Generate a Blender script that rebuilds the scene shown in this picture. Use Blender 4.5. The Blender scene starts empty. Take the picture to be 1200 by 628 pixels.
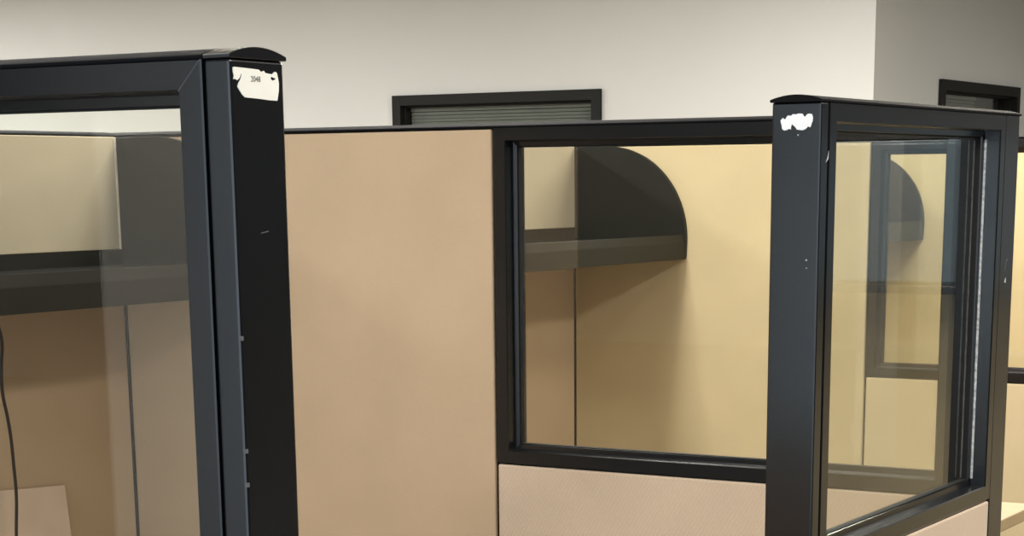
import bpy, bmesh, math, random
from mathutils import Vector, Matrix
random.seed(7)
C = bpy.context.scene.collection
SC = bpy.context.scene
PI = math.pi
H = 1.67                      # height of the partition tops above the floor

# ------------------------------------------------------------------ camera
yaw, pitch, roll = -0.53805, -0.23364, -0.00858
F = Vector((math.sin(yaw)*math.cos(pitch), math.cos(yaw)*math.cos(pitch), math.sin(pitch)))
Rt = Vector((math.cos(yaw), -math.sin(yaw), 0))
U = Rt.cross(F)
R2 = math.cos(roll)*Rt + math.sin(roll)*U
U2 = -math.sin(roll)*Rt + math.cos(roll)*U
cam = bpy.data.cameras.new('camera'); camo = bpy.data.objects.new('camera', cam); C.objects.link(camo)
M = Matrix((R2, U2, -F)).transposed().to_4x4(); M.translation = Vector((0, 0, H-0.1445))
camo.matrix_world = M
cam.sensor_width = 36; cam.sensor_fit = 'HORIZONTAL'
cam.lens = 2343.6/1200*36
cam.shift_x = (600-624.0)/1200
cam.shift_y = (770.3-314)/1200
cam.clip_start = 0.05; cam.clip_end = 100
SC.camera = camo

# ------------------------------------------------------------------ world, lamps, exposure
SC.view_settings.view_transform = 'Standard'
SC.view_settings.look = 'None'
SC.view_settings.exposure = 0.0
SC.view_settings.gamma = 1.0
SC.view_settings.use_curve_mapping = False
w = bpy.data.worlds.new('world'); SC.world = w; w.use_nodes = True
w.node_tree.nodes['Background'].inputs[0].default_value = (0.8, 0.85, 0.9, 1)
w.node_tree.nodes['Background'].inputs[1].default_value = 0.3

CEIL = 3.15
def area(name, loc, rot, sx, sy, power, col):
    l = bpy.data.lights.new(name, 'AREA'); l.shape = 'RECTANGLE'; l.size = sx; l.size_y = sy
    l.energy = power; l.color = col
    o = bpy.data.objects.new(name, l); o.location = loc; o.rotation_euler = rot; C.objects.link(o); return o
WARM = (1.0, 0.955, 0.89)
YEL = (1.0, 0.94, 0.80)
COOL = (1.0, 0.985, 0.95)
LAMPS = [(-3.1, 1.9, 29, WARM), (0.3, 2.4, 34, WARM),  # unseen overhead lights, added where the brightness needed them
         (-3.5, 5.0, 42, WARM), (0.3, 5.2, 30, WARM), (-6.6, 3.5, 50, WARM),
         (-1.4, 6.3, 9, YEL), (-2.2, 8.0, 28, YEL), (-2.7, 9.4, 40, YEL), (0.6, 8.6, 26, WARM),
         (-6.6, 6.6, 60, COOL), (-8.6, 8.8, 48, COOL), (-4.6, 9.6, 48, COOL),
         (-12.4, 8.8, 150, COOL), (-11.5, 4.5, 110, COOL), (-0.8, 13.6, 62, COOL)]
LK = 2.4
for i, (x, y, p, c) in enumerate(LAMPS):
    area('added_ceiling_light', (x, y, CEIL-0.09), (0, 0, 0), 0.56, 1.16, p*LK, c)

# ------------------------------------------------------------------ materials
def mat(name, col, rough=0.6, spec=0.5, metal=0.0, var=0.0, scale=4.0, bump=0.0, bscale=200.0, coat=0.0, detail=4):
    m = bpy.data.materials.new(name); m.use_nodes = True
    nt = m.node_tree; b = nt.nodes['Principled BSDF']
    b.inputs['Roughness'].default_value = rough
    b.inputs['Specular IOR Level'].default_value = spec
    b.inputs['Metallic'].default_value = metal
    b.inputs['Coat Weight'].default_value = coat
    tc = nt.nodes.new('ShaderNodeTexCoord')
    n = nt.nodes.new('ShaderNodeTexNoise'); n.inputs['Scale'].default_value = scale; n.inputs['Detail'].default_value = detail
    nt.links.new(tc.outputs['Object'], n.inputs['Vector'])
    r = nt.nodes.new('ShaderNodeValToRGB')
    lo = [max(0, c*(1-var)) for c in col]; hi = [min(1, c*(1+var)) for c in col]
    r.color_ramp.elements[0].position = 0.3; r.color_ramp.elements[1].position = 0.7
    r.color_ramp.elements[0].color = (*lo, 1); r.color_ramp.elements[1].color = (*hi, 1)
    nt.links.new(n.outputs['Fac'], r.inputs['Fac'])
    nt.links.new(r.outputs['Color'], b.inputs['Base Color'])
    if bump:
        n2 = nt.nodes.new('ShaderNodeTexNoise'); n2.inputs['Scale'].default_value = bscale; n2.inputs['Detail'].default_value = 2
        nt.links.new(tc.outputs['Object'], n2.inputs['Vector'])
        bp = nt.nodes.new('ShaderNodeBump'); bp.inputs['Strength'].default_value = bump; bp.inputs['Distance'].default_value = 0.002
        nt.links.new(n2.outputs['Fac'], bp.inputs['Height']); nt.links.new(bp.outputs['Normal'], b.inputs['Normal'])
    return m

def fabric(name, col, weave=0.10):
    """woven upholstery: fine woven grid of threads, faint blotches of wear"""
    m = mat(name, col, rough=0.95, spec=0.1, var=0.035, scale=5.0)
    nt = m.node_tree; b = nt.nodes['Principled BSDF']
    b.inputs['Sheen Weight'].default_value = 0.05
    tc = nt.nodes['Texture Coordinate']
    mp = nt.nodes.new('ShaderNodeMapping'); mp.inputs['Scale'].default_value = (260, 260, 260); mp.inputs['Rotation'].default_value = (0.6, 0.78, 0.5)
    nt.links.new(tc.outputs['Object'], mp.inputs['Vector'])
    v = nt.nodes.new('ShaderNodeTexVoronoi'); v.inputs['Scale'].default_value = 1.0; v.inputs['Randomness'].default_value = 0.35
    nt.links.new(mp.outputs['Vector'], v.inputs['Vector'])
    mx = nt.nodes.new('ShaderNodeMixRGB'); mx.blend_type = 'MULTIPLY'; mx.inputs['Fac'].default_value = weave*3
    rp = nt.nodes.new('ShaderNodeValToRGB')
    rp.color_ramp.elements[0].color = (0.78, 0.78, 0.78, 1); rp.color_ramp.elements[1].color = (1.08, 1.08, 1.08, 1)
    rp.color_ramp.elements[1].position = 0.8
    nt.links.new(v.outputs['Distance'], rp.inputs['Fac'])
    old = b.inputs['Base Color'].links[0].from_socket
    nt.links.new(old, mx.inputs['Color1']); nt.links.new(rp.outputs['Color'], mx.inputs['Color2'])
    nt.links.new(mx.outputs['Color'], b.inputs['Base Color'])
    bp = nt.nodes.new('ShaderNodeBump'); bp.inputs['Strength'].default_value = 0.25; bp.inputs['Distance'].default_value = 0.001
    nt.links.new(v.outputs['Distance'], bp.inputs['Height']); nt.links.new(bp.outputs['Normal'], b.inputs['Normal'])
    return m

def glassmat():
    m = bpy.data.materials.new('clear_glass'); m.use_nodes = True
    nt = m.node_tree; nt.nodes.clear()
    out = nt.nodes.new('ShaderNodeOutputMaterial'); mx = nt.nodes.new('ShaderNodeMixShader')
    tr = nt.nodes.new('ShaderNodeBsdfTransparent'); tr.inputs[0].default_value = (0.955, 0.965, 0.945, 1)
    gl = nt.nodes.new('ShaderNodeBsdfGlossy'); gl.inputs['Roughness'].default_value = 0.0
    ge = nt.nodes.new('ShaderNodeNewGeometry')
    dt = nt.nodes.new('ShaderNodeVectorMath'); dt.operation = 'DOT_PRODUCT'
    nt.links.new(ge.outputs['Incoming'], dt.inputs[0]); nt.links.new(ge.outputs['True Normal'], dt.inputs[1])
    ab = nt.nodes.new('ShaderNodeMath'); ab.operation = 'ABSOLUTE'; nt.links.new(dt.outputs['Value'], ab.inputs[0])
    s1 = nt.nodes.new('ShaderNodeMath'); s1.operation = 'SUBTRACT'; s1.inputs[0].default_value = 1; nt.links.new(ab.outputs[0], s1.inputs[1])
    pw = nt.nodes.new('ShaderNodeMath'); pw.operation = 'POWER'; pw.inputs[1].default_value = 5; nt.links.new(s1.outputs[0], pw.inputs[0])
    ma = nt.nodes.new('ShaderNodeMath'); ma.operation = 'MULTIPLY_ADD'; ma.inputs[1].default_value = 0.96; ma.inputs[2].default_value = 0.042
    nt.links.new(pw.outputs[0], ma.inputs[0])
    nt.links.new(ma.outputs[0], mx.inputs[0]); nt.links.new(tr.outputs[0], mx.inputs[1]); nt.links.new(gl.outputs[0], mx.inputs[2])
    nt.links.new(mx.outputs[0], out.inputs['Surface'])
    return m

def emit(name, col, s):
    m = bpy.data.materials.new(name); m.use_nodes = True; nt = m.node_tree; nt.nodes.clear()
    out = nt.nodes.new('ShaderNodeOutputMaterial'); e = nt.nodes.new('ShaderNodeEmission')
    e.inputs[0].default_value = (*col, 1); e.inputs[1].default_value = s
    nt.links.new(e.outputs[0], out.inputs[0]); return m

PAINT = mat('charcoal_enamel', (0.0075, 0.0082, 0.0095), rough=0.23, spec=0.5, var=0.08, scale=9)
CAPM = mat('charcoal_cap', (0.008, 0.008, 0.009), rough=0.7, spec=0.05, var=0.06, scale=9)
SHELFM = mat('dark_shelf_laminate', (0.0125, 0.0123, 0.009), rough=0.5, spec=0.25, var=0.08, scale=6)
SHELFTOP = mat('matte_black_liner', (0.006, 0.006, 0.0055), rough=0.9, spec=0.1)
GASKET = mat('black_rubber', (0.008, 0.008, 0.008), rough=0.7, spec=0.3)
EDGE = mat('bare_metal_edge', (0.55, 0.57, 0.6), rough=0.25, metal=1.0)
FAB = fabric('beige_woven_fabric', (0.62, 0.465, 0.31))
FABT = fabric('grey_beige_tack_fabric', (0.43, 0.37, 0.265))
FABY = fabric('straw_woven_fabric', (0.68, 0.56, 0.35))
FABP = fabric('pale_dotted_fabric', (0.72, 0.57, 0.43), weave=0.25)
GLASS = glassmat()
WALLM = mat('greige_wall_paint', (0.585, 0.585, 0.56), rough=0.9, spec=0.2, var=0.02, scale=0.8, bump=0.05, bscale=120)
DARKW = mat('darkened_wall_paint', (0.06, 0.057, 0.053), rough=0.9, spec=0.2, var=0.02, scale=0.8)  # unseen right wall, darkened to dim reflections on aisle-side metal
WHITE = mat('white_wall_paint', (0.8, 0.79, 0.77), rough=0.9, spec=0.2, var=0.02, scale=0.8)
CEILM = mat('ceiling_tile', (0.72, 0.71, 0.68), rough=0.95, spec=0.1, var=0.03, scale=3, bump=0.3, bscale=60)
CARPET = mat('grey_brown_carpet', (0.19, 0.17, 0.14), rough=1.0, spec=0.05, var=0.25, scale=60, bump=0.6, bscale=300)
STICK = mat('sticker_paper', (0.93, 0.92, 0.84), rough=0.6, spec=0.3, var=0.015, scale=60)
STICKB = mat('torn_white_paper', (0.93, 0.94, 0.96), rough=0.7, spec=0.3, var=0.03, scale=200)
INK = mat('grey_ink', (0.16, 0.16, 0.15), rough=0.7)
CHIP = mat('bare_chip', (0.62, 0.62, 0.62), rough=0.5)
SCUFF = mat('grey_scuff', (0.12, 0.12, 0.125), rough=0.6)
CABLE = mat('dark_cable', (0.035, 0.025, 0.02), rough=0.5)
BOARD = mat('pinkish_board', (0.85, 0.67, 0.52), rough=0.9, spec=0.15, var=0.05, scale=9)
TRIM = mat('worn_pale_edging', (0.74, 0.68, 0.55), rough=0.9, var=0.08, scale=60)
TOPM = mat('straw_laminate', (0.44, 0.33, 0.18), rough=0.6, spec=0.3, var=0.03, scale=12)
BLIND = mat('grey_blind_slat', (0.17, 0.18, 0.165), rough=0.5, var=0.06, scale=10)
WINF = mat('black_window_frame', (0.008, 0.008, 0.007), rough=0.6, spec=0.2, var=0.06, scale=8)
WPANE = mat('dark_room_beyond', (0.03, 0.032, 0.032), rough=0.6)
BLUEG = mat('slate_cabinet', (0.14, 0.20, 0.25), rough=0.4, spec=0.5, var=0.04, scale=4)

# ------------------------------------------------------------------ mesh helpers
def link(name, bm, m, parent=None, smooth=False, bevel=0.0, seg=2):
    bmesh.ops.recalc_face_normals(bm, faces=bm.faces)
    me = bpy.data.meshes.new(name); bm.to_mesh(me); bm.free(); me.materials.append(m)
    o = bpy.data.objects.new(name, me); C.objects.link(o)
    if parent: o.parent = parent
    if smooth:
        for p in me.polygons: p.use_smooth = True
    if bevel:
        b = o.modifiers.new('bevel', 'BEVEL'); b.width = bevel; b.segments = seg; b.limit_method = 'ANGLE'; b.angle_limit = math.radians(40)
    return o
def addbox(bm, x0, x1, y0, y1, z0, z1):
    vs = [bm.verts.new((x, y, z)) for x in (x0, x1) for y in (y0, y1) for z in (z0, z1)]
    for f in ((0,1,3,2),(4,6,7,5),(0,4,5,1),(2,3,7,6),(0,2,6,4),(1,5,7,3)): bm.faces.new([vs[i] for i in f])
def box(name, m, parent, x0, x1, y0, y1, z0, z1, bevel=0.0, seg=2):
    bm = bmesh.new(); addbox(bm, x0, x1, y0, y1, z0, z1); return link(name, bm, m, parent, bevel=bevel, seg=seg)
def prism(bm, pts, axis, a, b):
    """extrude a 2D outline along an axis ('x': pts are (y,z); 'y': pts are (x,z); 'z': pts are (x,y))"""
    f = {'x': lambda p, t: (t, p[0], p[1]), 'y': lambda p, t: (p[0], t, p[1]), 'z': lambda p, t: (p[0], p[1], t)}[axis]
    A = [bm.verts.new(f(p, a)) for p in pts]; B = [bm.verts.new(f(p, b)) for p in pts]
    n = len(pts); bm.faces.new(A[::-1]); bm.faces.new(B)
    for i in range(n): bm.faces.new((A[i], A[(i+1) % n], B[(i+1) % n], B[i]))
def empty(name, loc, rz=0, label=None, cat=None, group=None, parent=None):
    o = bpy.data.objects.new(name, None); C.objects.link(o); o.location = loc; o.rotation_euler = (0, 0, rz)
    o.empty_display_size = 0.2
    if label: o['label'] = label
    if cat: o['category'] = cat
    if group: o['group'] = group
    return o
def tag(o, label, cat, group=None):
    o['label'] = label; o['category'] = cat
    if group: o['group'] = group
def struct(o): o['kind'] = 'structure'; return o

# ------------------------------------------------------------------ the room
YB = 12.0; XJ = -4.695; YR = -2.2; XW = -4.42; XP = -3.685
struct(box('floor', CARPET, None, -15, 5, -9, 19, -0.1, 0))
struct(box('ceiling', CEILM, None, -15, 5, -9, 19, CEIL, CEIL+0.1))
def wall_open(name, x0, x1, y0, y1, hole):
    """a wall block along x or y with one window opening: hole = (a0, a1, z0, z1)"""
    bm = bmesh.new(); a0, a1, z0, z1 = hole
    if x1-x0 > y1-y0:
        addbox(bm, x0, a0, y0, y1, 0, CEIL); addbox(bm, a1, x1, y0, y1, 0, CEIL)
        addbox(bm, a0, a1, y0, y1, 0, z0); addbox(bm, a0, a1, y0, y1, z1, CEIL)
    else:
        addbox(bm, x0, x1, y0, a0, 0, CEIL); addbox(bm, x0, x1, a1, y1, 0, CEIL)
        addbox(bm, x0, x1, a0, a1, 0, z0); addbox(bm, x0, x1, a0, a1, z1, CEIL)
    return struct(link(name, bm, WALLM))
W1a = (-8.19, -6.65, 0.9, H+0.385); W2a = (13.22, 14.77, 0.9, H+0.43)
wall_open('wall_back', -15, XJ, YB, YB+0.15, W1a)
wall_open('wall_jog', XJ-0.15, XJ, YB+0.15, 17.5, W2a)
struct(box('wall_far', WALLM, None, XJ, 5, 17.5, 17.65, 0, CEIL))
struct(box('wall_left', WALLM, None, -15.1, -15, -9, 12.15, 0, CEIL))
struct(box('wall_right', DARKW, None, 4.6, 4.75, YR, 17.5, 0, CEIL))
struct(box('wall_recess', WALLM, None, -15, XW, -8.6, -8.45, 0, CEIL))
struct(box('wall_return', WALLM, None, XW-0.02, XW+0.12, -8.45, YR-0.12, 0, CEIL))
bm = bmesh.new(); addbox(bm, XW, 4.6, YR-0.12, YR, 2.72, CEIL); addbox(bm, XW, 4.6, YR-0.12, YR, 0, 0.12); addbox(bm, 1.6, 4.6, YR-0.12, YR, 0.12, 2.72)
struct(link('wall_rear', bm, WALLM))
# daylight windows behind the viewer
DAY = emit('overcast_daylight', (0.74, 0.87, 1.0), 3.0)
o = struct(box('window_3', DAY, None, XW+0.12, 1.6, YR-0.10, YR-0.06, 0.12, 2.72))
bm = bmesh.new()
for x in (-3.5, -1.8, -0.1): addbox(bm, x-0.03, x+0.03, YR-0.06, YR+0.02, 0.12, 2.72)
struct(link('window_frame', bm, WINF, o))
struct(box('reflection_pier', WHITE, None, XP, XP+0.33, -0.95, -0.4, 0, CEIL))  # unseen white column, added for its reflection in the near left glass
# baseboards
struct(box('baseboard_back', WINF, None, -15, XJ, YB-0.012, YB, 0, 0.1))
struct(box('baseboard_jog', WINF, None, XJ, XJ+0.012, YB, 17.5, 0, 0.1))

def ring(bm, w, h0, h1, prof, fw):
    """sweep a closed profile [(inset, depth)] round a rectangle: x in 0..w, z in h0..h1, mitred corners; local y = depth"""
    loops = []
    for (u, v) in prof:
        loops.append([bm.verts.new(p) for p in ((u, v, h0+u), (w-u, v, h0+u), (w-u, v, h1-u), (u, v, h1-u))])
    n = len(prof)
    for i in range(n):
        A, B = loops[i], loops[(i+1) % n]
        for k in range(4): bm.faces.new((A[k], A[(k+1) % 4], B[(k+1) % 4], B[k]))

def room_window(name, loc, rz, w, h, blindw):
    r = empty(name, loc, rz); r['kind'] = 'structure'
    bm = bmesh.new(); ring(bm, w, 0, h, [(-0.06, -0.03), (0.008, -0.03), (0.008, 0.02), (0.022, 0.02), (0.022, 0.11), (-0.0, 0.11), (-0.0, -0.002), (-0.06, -0.002)], 0)
    link('window_frame', bm, WINF, r)
    box('window_glass', GLASS, r, 0.02, w-0.02, 0.060, 0.066, 0.02, h-0.02)
    bm = bmesh.new()
    n = int((h-0.16)/0.022)
    for i in range(n):
        z = h-0.065-i*0.022
        vs = [bm.verts.new(p) for p in ((0.03, 0.078, z-0.009), (0.03+blindw, 0.078, z-0.009), (0.03+blindw, 0.090, z+0.011), (0.03, 0.090, z+0.011))]
        bm.faces.new(vs)
    bl = link('window_blind', bm, BLIND, r)
    s = bl.modifiers.new('s', 'SOLIDIFY'); s.thickness = 0.0015
    box('head_rail', BLIND, bl, 0.03, 0.03+blindw, 0.074, 0.1, h-0.048, h-0.024)
    box('window_backing', WPANE, r, 0, w, 0.112, 0.118, 0, h)
    return r
# window_1 sits in the back wall, window_2 in the jog
room_window('window_1', (W1a[0], YB, W1a[2]), 0, W1a[1]-W1a[0], W1a[3]-W1a[2], 1.48)
room_window('window_2', (XJ, W2a[0], W2a[2]), PI/2, W2a[1]-W2a[0], W2a[3]-W2a[2], 0.90)
# housings added around the unseen ceiling lights
for i, (x, y, p, c) in enumerate(LAMPS):
    bm = bmesh.new(); addbox(bm, x-0.31, x+0.31, y-0.61, y-0.59, CEIL-0.07, CEIL); addbox(bm, x-0.31, x+0.31, y+0.59, y+0.61, CEIL-0.07, CEIL)
    addbox(bm, x-0.31, x-0.29, y-0.59, y+0.59, CEIL-0.07, CEIL); addbox(bm, x+0.29, x+0.31, y-0.59, y+0.59, CEIL-0.07, CEIL)
    struct(link('trim_%d' % (i+1), bm, WHITE))

# ------------------------------------------------------------------ cubicle partitions
T = 0.094; HT = T/2
CB = H-0.013                       # underside of the top cap
def cap_profile(ht):
    pts = [(-ht, H-0.013), (ht, H-0.013), (ht, H-0.0085)]
    for i in range(1, 12):
        a = i/12.0; y = ht*(1-2*a); pts.append((y, H-0.0085+0.0085*(1-(2*a-1)**2)))
    pts.append((-ht, H-0.0085))
    return pts
def cap(name, parent, x0, x1, endcap=False, m=None):
    bm = bmesh.new(); prism(bm, cap_profile(HT+0.0025), 'x', x0, x1)
    return link(name, bm, m or CAPM, parent, bevel=0.0008, seg=1)
FPROF = [(0, 0.0), (0, -HT+0.001), (0.002, -HT-0.0005), (0.032, -HT-0.0005), (0.034, -HT+0.002), (0.036, -0.013), (0.0465, -0.011), (0.049, -0.0045)]
FPROF = FPROF + [(u, -v) for (u, v) in FPROF[:0:-1]]
ZR = H-0.855
def window_section(parent, x0, x1, z0=ZR, z1=None):
    z1 = z1 or CB+0.001
    bm = bmesh.new(); ring(bm, x1-x0, z0, z1, FPROF, 0)
    fr = link('window_frame', bm, PAINT, parent); fr.location.x = x0
    bm = bmesh.new()
    g = [(0.0462, -0.0075), (0.0495, -0.0075), (0.0495, 0.0075), (0.0462, 0.0075)]
    ring(bm, x1-x0, z0, z1, g, 0); link('gasket', bm, GASKET, fr)
    box('glass_pane', GLASS, fr, 0.0465, x1-x0-0.0465, -0.003, 0.003, z0+0.0465, z1-0.0465)
    return fr
def tile(parent, x0, x1, z0, z1, side, m=None, name='fabric_tile'):
    y0, y1 = (-HT, -0.031) if side < 0 else (0.031, HT)
    return box(name, m or FAB, parent, x0, x1, y0, y1, z0, z1, bevel=0.005, seg=3)
def solid(parent, x0, x1, m1=None, m2=None):
    box('panel_frame', PAINT, parent, x0, x1, -0.032, 0.032, 0.02, CB)
    for s, m in ((-1, m1), (1, m2)): tile(parent, x0+0.0035, x1-0.0035, 0.105, CB-0.004, s, m)
    box('base_cover', PAINT, parent, x0, x1, -0.040, 0.040, 0.012, 0.10, bevel=0.004)
    cap('top_cap', parent, x0, x1)
def windowed(parent, x0, x1, m1=None, m2=None, capx=None):
    window_section(parent, x0+0.0045, x1-0.0035)
    box('panel_frame', PAINT, parent, x0, x1, -0.030, 0.030, 0.02, ZR)
    for s, m in ((-1, m1), (1, m2)): tile(parent, x0+0.0055, x1-0.0045, 0.105, ZR-0.004, s, m)
    box('base_cover', PAINT, parent, x0, x1, -0.040, 0.040, 0.012, 0.10, bevel=0.004)
    bm = bmesh.new(); addbox(bm, x0, x0+0.0045, -0.036, 0.036, ZR, CB); addbox(bm, x1-0.0035, x1, -0.036, 0.036, ZR, CB)
    link('joint_strip', bm, GASKET, parent)
    c = capx or (x0, x1); cap('top_cap', parent, c[0], c[1])
def post(parent, x0, x1, bev=0.0035):
    return box('end_post', PAINT, parent, x0, x1, -HT, HT, 0.0, CB, bevel=bev, seg=2)
def outline(name, pts, m, parent, yoff, th=0.0006, axis='y'):
    bm = bmesh.new(); prism(bm, pts, axis, yoff, yoff+th); return link(name, bm, m, parent)

XR = -1.413; XL = -3.974; XJN = -2.731
Y1 = 4.4; LP = 2.6116; Y3 = Y1+LP; Y5 = Y3+LP
GRP = None
# run 1, right behind the near cubicle: y = Y1 is its near face
pa = empty('partition_panel', (0, Y1+HT, 0), 0, 'solid beige fabric partition panel between the black-posted screen and the middle window panel', 'partition')
solid(pa, XL+0.0, XJN)
pb = empty('partition_panel', (0, Y1+HT, 0), 0, 'black-framed window partition panel in the middle, facing the viewer, dotted fabric below', 'partition')
windowed(pb, XJN, XR-T, m1=FABP)
pc = empty('corner_post', (XR-HT, Y1+HT, 0), 0, 'black corner post at the far right end of the receding glass screen', 'post')
box('post_body', PAINT, pc, -HT, HT, -HT, HT, 0, CB, bevel=0.002)
bm = bmesh.new(); prism(bm, [(x, z) for x, z in cap_profile(HT+0.0025)], 'y', -HT-0.0, HT+0.006); link('post_cap', bm, CAPM, pc, bevel=0.0008, seg=1)
# scuffs on the side of the post (+x face)
outline('scuff', [(-0.012, H-0.372), (-0.003, H-0.362), (-0.002, H-0.374)], CHIP, pc, HT, axis='x')
bm = bmesh.new()
for a, b in (((-0.012, -0.345), (-0.006, -0.325)), ((-0.006, -0.325), (0.004, -0.321))):
    (y0, z0), (y1, z1) = a, b
    prism(bm, [(y0, H+z0), (y1, H+z1), (y1+0.0015, H+z1-0.002), (y0+0.0015, H+z0-0.002)], 'x', HT, HT+0.0005)
link('scratch', bm, SCUFF, pc)

# wing screen: runs from its free end (y = 3.368) back to the corner post
WN = 3.368
pw_ = empty('partition_screen', (XR-HT, WN, 0), PI/2, 'tall glazed wing screen receding at right, torn white sticker on its free end', 'partition')
# local x runs away from the viewer, local -y faces +X (the aisle)
LW = Y1-WN
ep = post(pw_, 0, 0.035)
window_section(pw_, 0.039, LW-0.001)
SEALHI = mat('pale_seal_highlight', (0.82, 0.86, 0.9), rough=0.4, spec=0.5, var=0.5, scale=120)  # pale colour paints in the bright highlight line at the glass edge
sl = box('seal_highlight', SEALHI, pw_, LW-0.0385, LW-0.0358, -0.0175, -0.0125, ZR+0.05, H-0.064); sl['label'] = 'pale strip painted as the seal highlight along the far edge of the glass'
box('joint_strip', GASKET, pw_, 0.035, 0.039, -0.036, 0.036, 0.02, CB)
box('panel_frame', PAINT, pw_, 0.035, LW, -0.030, 0.030, 0.02, ZR)
for s in (-1, 1): tile(pw_, 0.041, LW-0.003, 0.105, ZR-0.004, s, FABP if s < 0 else FAB)
box('base_cover', PAINT, pw_, 0.03, LW, -0.040, 0.040, 0.012, 0.10, bevel=0.004)
cap('top_cap', pw_, 0.037, LW)
cap('end_cap', pw_, -0.005, 0.036)
# torn sticker on the free end (local -x face): local y = -(X - centre)
def onend(px):   # outline in crop pixels of the end face -> (y, z)
    return [(-((-1.491+(x-115)/655*0.063) - (XR-HT)), H-0.0315-(y-120)/370*0.0305) for x, y in px]
TORN = onend([(125,265),(150,240),(170,212),(190,235),(225,240),(245,195),(275,165),(330,175),(370,140),(430,148),(480,130),(560,138),(580,175),(600,205),(625,180),(660,145),(700,140),(745,150),(765,215),(762,290),(740,350),(725,410),(705,420),(672,395),(650,430),(610,462),(560,478),(500,468),(455,462),(430,420),(395,385),(355,345),(338,400),(335,460),(300,440),(255,468),(200,475),(160,440),(150,370),(135,310)])
s = outline('torn_sticker', TORN, STICKB, pw_, -0.0007, 0.0007, 'x')
s['label'] = 'torn white paper scrap'
for y, z, r in ((-(-1.436+0.001-(XR-HT)), H-0.285, 0.0014), (-(-1.4345-(XR-HT)), H-0.299, 0.0010), (-(-1.456-(XR-HT)), H-0.069, 0.0012)):
    bm = bmesh.new(); prism(bm, [(y+r*math.cos(a*PI/3), z+r*1.2*math.sin(a*PI/3)) for a in range(6)], 'x', -0.0004, 0)
    link('paint_chip', bm, CHIP, pw_)
bm = bmesh.new()   # chip on the aisle side next to the frame
prism(bm, [(0.025, H-0.116), (0.032, H-0.108), (0.037, H-0.096), (0.036, H-0.110)], 'y', -HT-0.0006, -HT)
link('edge_chip', bm, CHIP, pw_)

# near left screen: parallel to the back run, free end at x = XR
YL = 1.7506
pl = empty('partition_screen', (XR-0.003, YL+HT, 0), PI, 'large near glazed screen at left edge with peeling numbered sticker on its end', 'partition')
# local x runs to the left (world -x); local +y faces the viewer; local -x face looks at +X
ep = post(pl, 0, 0.035)
LL = 1.22
plf = window_section(pl, 0.039, LL)
bm = bmesh.new(); prism(bm, [(0.001, CB-0.0010), (0.0014, CB-0.0002), (0.0335, CB-0.0323), (0.0328, CB-0.0330)], 'y', HT+0.0004, HT+0.0008)
link('mitre_joint', bm, SCUFF, plf)
box('joint_strip', GASKET, pl, 0.035, 0.039, -0.036, 0.036, 0.02, CB)
box('panel_frame', PAINT, pl, 0.035, LL, -0.030, 0.030, 0.02, ZR)
for s in (-1, 1): tile(pl, 0.041, LL-0.003, 0.105, ZR-0.004, s)
box('base_cover', PAINT, pl, 0.03, LL, -0.040, 0.040, 0.012, 0.10, bevel=0.004)
cap('top_cap', pl, 0.036, LL)
cap('end_cap', pl, -0.003, 0.035, m=PAINT)
# sticker: crop pixels (845 x 628 over 70 x 52 px) -> local (y, z); world Y = YL + ..., local y = -(Y - YL - HT)
def lab(px):
    out = []
    for x, y in px:
        Yw = 1.7555 + (x-60)/680*0.0775; z = H-0.0225-(y-90)/480*0.0325
        out.append((-(Yw-YL-HT), z))
    return out
PEEL = lab([(58,95),(80,85),(250,92),(450,104),(475,130),(492,138),(510,122),(530,118),(545,148),(600,158),(660,162),(682,130),(705,122),(728,135),(745,230),(755,300),(748,420),(735,500),(722,575),(600,572),(420,556),(225,545),(185,505),(150,445),(118,385),(130,340),(160,285),(182,225),(186,185),(174,184),(166,225),(145,262),(118,288),(92,270),(62,275),(72,220),(60,160)])
st = outline('number_sticker', PEEL, STICK, pl, -0.0007, 0.0007, 'x'); st['label'] = 'peeling cream sticker with a printed number'
hole = lab([(628,215),(650,205),(672,222),(697,218),(690,245),(655,258),(635,245)])
outline('torn_hole', hole, PAINT, st, -0.0010, 0.0004, 'x')
tx = bpy.data.curves.new('sticker_number', 'FONT'); tx.body = '2048'; tx.size = 0.0085; tx.align_x = 'CENTER'; tx.align_y = 'CENTER'; tx.extrude = 0.0001
tx.materials.append(INK)
to = bpy.data.objects.new('sticker_number', tx); C.objects.link(to); to.parent = st
yy, zz = lab([(393, 258)])[0]
to.location = (-0.0010, yy, zz); to.scale = (1.0, 1, 1)
# text must read from -x local side (world +X): text +x -> world +Y = local -y
TR = Matrix(((0, 0, -1), (-1, 0, 0), (0, 1, 0))).to_euler()
bpy.context.view_layer.update()
me = bpy.data.meshes.new_from_object(to.evaluated_get(bpy.context.evaluated_depsgraph_get())); me.name = 'printed_number'
tn = bpy.data.objects.new('printed_number', me); C.objects.link(tn); tn.parent = st; tn.location = to.location; tn.scale = to.scale; tn.rotation_euler = TR
bpy.data.objects.remove(to)
for z in (0.435, 0.473, 0.31):
    bm = bmesh.new()
    prism(bm, [(-0.0008, HT-0.004), (0.0022, HT-0.0005), (0.0022, HT+0.0006), (-0.0008, HT+0.0006)], 'z', H-z-0.003, H-z+0.002)
    link('paint_chip', bm, SCUFF, pl)
bm = bmesh.new(); yy = -(1.799-YL-HT)
prism(bm, [(yy-0.008, H-0.1955), (yy+0.006, H-0.1975), (yy+0.006, H-0.1982), (yy-0.008, H-0.1965)], 'x', -0.0004, 0); link('scratch', bm, SCUFF, pl)

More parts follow.
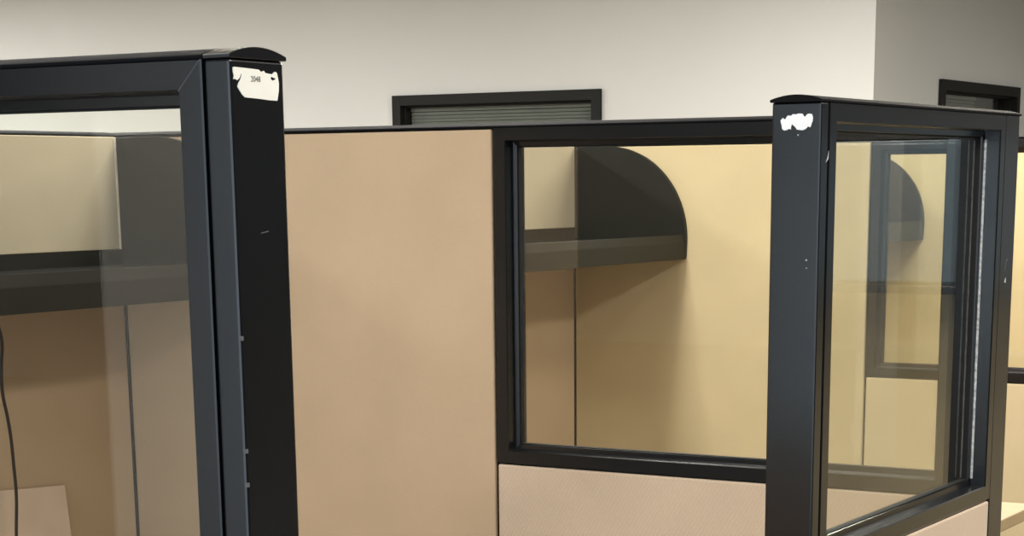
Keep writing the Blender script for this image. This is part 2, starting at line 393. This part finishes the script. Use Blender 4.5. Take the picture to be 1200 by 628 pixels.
# left side wall of the cubicles, three lengths (local x runs away from the viewer)
def sidewall(y0, y1, label, m=None):
    p = empty('partition_panel', (XL-HT, y0, 0), PI/2, label, 'partition')
    solid(p, 0, y1-y0, m, m); return p
sidewall(1.85, Y1-0.001, 'beige fabric side panel seen through the near left screen, dark shelf on it')
sidewall(Y1+T, Y3-0.001, 'narrow strip of beige side panel behind the middle window, left of the curved bracket')
sidewall(Y3+T, Y5-0.001, 'beige side panel of the farthest cubicle, beyond the second window panel')
# corner fillers where side wall meets the runs
for y, lb in ((Y1, 'dark corner post where left side panel meets the beige back panel'), (Y3, 'dark corner post left of the yellow panel behind the middle window'), (Y5, 'dark corner post of the farthest cubicle row')):
    q = empty('corner_post', (XL-HT, y+HT, 0), 0, lb, 'post')
    box('post_body', PAINT, q, -HT, HT-0.0005, -HT, HT, 0, CB, bevel=0.002)
    bm = bmesh.new(); prism(bm, cap_profile(HT+0.003), 'x', -HT, HT-0.0005); link('post_cap', bm, CAPM, q)

# run 2 (behind the middle cubicle)
XJ3 = -2.745
pd = empty('partition_panel', (0, Y3+HT, 0), 0, 'yellow-lit fabric panel seen through the middle window, right of the curved bracket', 'partition')
solid(pd, XL, XJ3, FABY, FABY)
pe = empty('partition_panel', (0, Y3+HT, 0), 0, 'farther window panel seen through the receding glass screen and at right edge', 'partition')
windowed(pe, XJ3, -1.52, FABY, FABY)
# run 3
pf = empty('partition_panel', (0, Y5+HT, 0), 0, 'farthest solid fabric panel seen through both window panels', 'partition')
solid(pf, XL, XJ3, FABY, FABY)
pg = empty('partition_panel', (0, Y5+HT, 0), 0, 'farthest fabric panel at the right edge of the photo beyond the window', 'partition')
solid(pg, XJ3, -1.52, FABY, FABY)

# ------------------------------------------------------------------ overhead shelves with quarter-round end brackets
def bracket_bm(yc):
    x0, z0, r = 0.003, H-0.439, 0.345
    pts = [(x0, z0), (0.492, z0), (0.494, H-0.43), (0.496, H-0.36)]
    cx, cz = 0.496-r, H-0.36
    for i in range(1, 25):
        a = i/24*PI/2; pts.append((cx+r*math.cos(a), cz+r*math.sin(a)))
    pts.append((x0, H-0.015))
    bm = bmesh.new(); prism(bm, pts, 'y', yc-0.009, yc+0.009); return bm
def shelf(y1, length, label, edged=False):
    s = empty('overhead_shelf', (XL, y1, 0), 0, label, 'shelf', None)
    L = length
    box('shelf_board', SHELFTOP, s, 0.004, 0.478, -L+0.02, -0.021, H-0.380, H-0.364)
    bm = bmesh.new()
    prism(bm, [(0.484, H-0.350), (0.488, H-0.346), (0.4930, H-0.374), (0.4935, H-0.378), (0.4935, H-0.439), (0.484, H-0.439), (0.484, H-0.380)], 'y', -L+0.02, -0.021)
    link('front_lip', bm, SHELFM, s, bevel=0.001, seg=1)
    box('back_rail', SHELFM, s, 0.003, 0.015, -L+0.02, -0.021, H-0.439, H-0.323)
    for y in (-0.011, -L+0.011): link('end_bracket', bracket_bm(y), SHELFM, s, bevel=0.0015, seg=2)
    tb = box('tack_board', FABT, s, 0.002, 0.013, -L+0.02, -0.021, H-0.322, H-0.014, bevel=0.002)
    if edged:
        bm = bmesh.new(); n = 30
        for i in range(n):
            z = H-0.322+0.306*i/n; d = 0.0012*random.random()
            addbox(bm, 0.004, 0.0145+d*0.6, -0.026-d*1.5, -0.0195, z, z+0.306/n)
        e = link('frayed_edge', bm, TRIM, tb); e['label'] = 'frayed pale edging'
    return s
shelf(Y1, 1.22, 'dark overhead shelf behind the near left screen, cable below it', True)
shelf(Y3, 1.22, 'dark overhead shelf with curved end bracket behind the middle window')
shelf(Y5, 1.22, 'farthest dark overhead shelf with curved bracket seen through two panes')

# clip strip under the first shelf's lip
# ------------------------------------------------------------------ small things in the left cubicle
cu = bpy.data.curves.new('hanging_cable', 'CURVE'); cu.dimensions = '3D'; cu.bevel_depth = 0.0045; cu.bevel_resolution = 4; cu.use_fill_caps = True
pts = [(3.792, -0.430), (3.800, -0.489), (3.811, -0.538), (3.803, -0.604), (3.801, -0.67), (3.813, -0.738), (3.820, -0.795), (3.823, -0.863), (3.825, -0.943), (3.815, -1.051), (3.80, -1.25), (3.79, -1.45), (3.78, -1.62), (3.75, -1.664)]
sp = cu.splines.new('BEZIER'); sp.bezier_points.add(len(pts)-1)
for i, (y, z) in enumerate(pts):
    b = sp.bezier_points[i]; b.co = (-3.875 + 0.02*max(0, (i-9)/4), y, H+z); b.handle_left_type = b.handle_right_type = 'AUTO'
cu.materials.append(CABLE)
tmp = bpy.data.objects.new('tmp_cable', cu); C.objects.link(tmp)
dg = bpy.context.evaluated_depsgraph_get()
me = bpy.data.meshes.new_from_object(tmp.evaluated_get(dg)); me.name = 'hanging_cable'
bpy.data.objects.remove(tmp)
hc = bpy.data.objects.new('hanging_cable', me); C.objects.link(hc)
for p in me.polygons: p.use_smooth = True
tag(hc, 'thin dark cable hanging down from the shelf at the left edge', 'cable')

bm = bmesh.new()
def vb(y, z, x): return bm.verts.new((x, y, z))
Q = [(3.36, 0.0), (4.105, 0.0), (4.096, 0.712), (4.07, 0.7135), (3.36, 0.762)]
A = [vb(y, z, -3.903-0.06*z/0.76) for y, z in Q]; B = [vb(y, z, -3.913-0.055*z/0.76) for y, z in Q]
bm.faces.new(A); bm.faces.new(B[::-1])
for i in range(5): bm.faces.new((A[i], A[(i+1) % 5], B[(i+1) % 5], B[i]))
ob = link('leaning_board', bm, BOARD, bevel=0.002)
tag(ob, 'pinkish beige board leaning against the side panel in bottom left corner', 'board')

# ------------------------------------------------------------------ work surface behind the middle window
ws = empty('worktop', (0, Y1+T, 0), 0, 'straw-coloured worktop edge in the bottom right corner', 'worktop')
box('top_board', TOPM, ws, XL+0.02, -1.44, 0.004, 0.36, H-0.963, H-0.933, bevel=0.003)
box('edge_band', TRIM, ws, XL+0.02, -1.44, 0.3602, 0.364, H-0.962, H-0.934, bevel=0.001)
for x in (XL+0.3, -2.7, -1.7): box('support_bracket', PAINT, ws, x, x+0.03, 0.004, 0.32, H-1.05, H-0.9635, bevel=0.003)

# ------------------------------------------------------------------ workstation across the aisle (mirrored in the wing's glass)
pz = empty('partition_panel', (-0.72, 7.05, 0), 0, 'beige panel across the aisle, only mirrored in the receding glass', 'partition')
solid(pz, 0, 2.6, FABY, FAB)
oc = empty('overhead_cabinet', (-0.70, 7.05-HT, 0), 0, 'slate blue overhead cabinet across the aisle, only mirrored in the glass', 'cabinet')
box('cabinet_body', BLUEG, oc, 0, 2.5, -0.34, -0.002, H-0.50, H-0.02, bevel=0.004)
box('cabinet_door', BLUEG, oc, 0.01, 2.49, -0.358, -0.342, H-0.49, H-0.03, bevel=0.004)
box('bottom_lip', PAINT, oc, 0, 2.5, -0.36, -0.33, H-0.53, H-0.502, bevel=0.003)
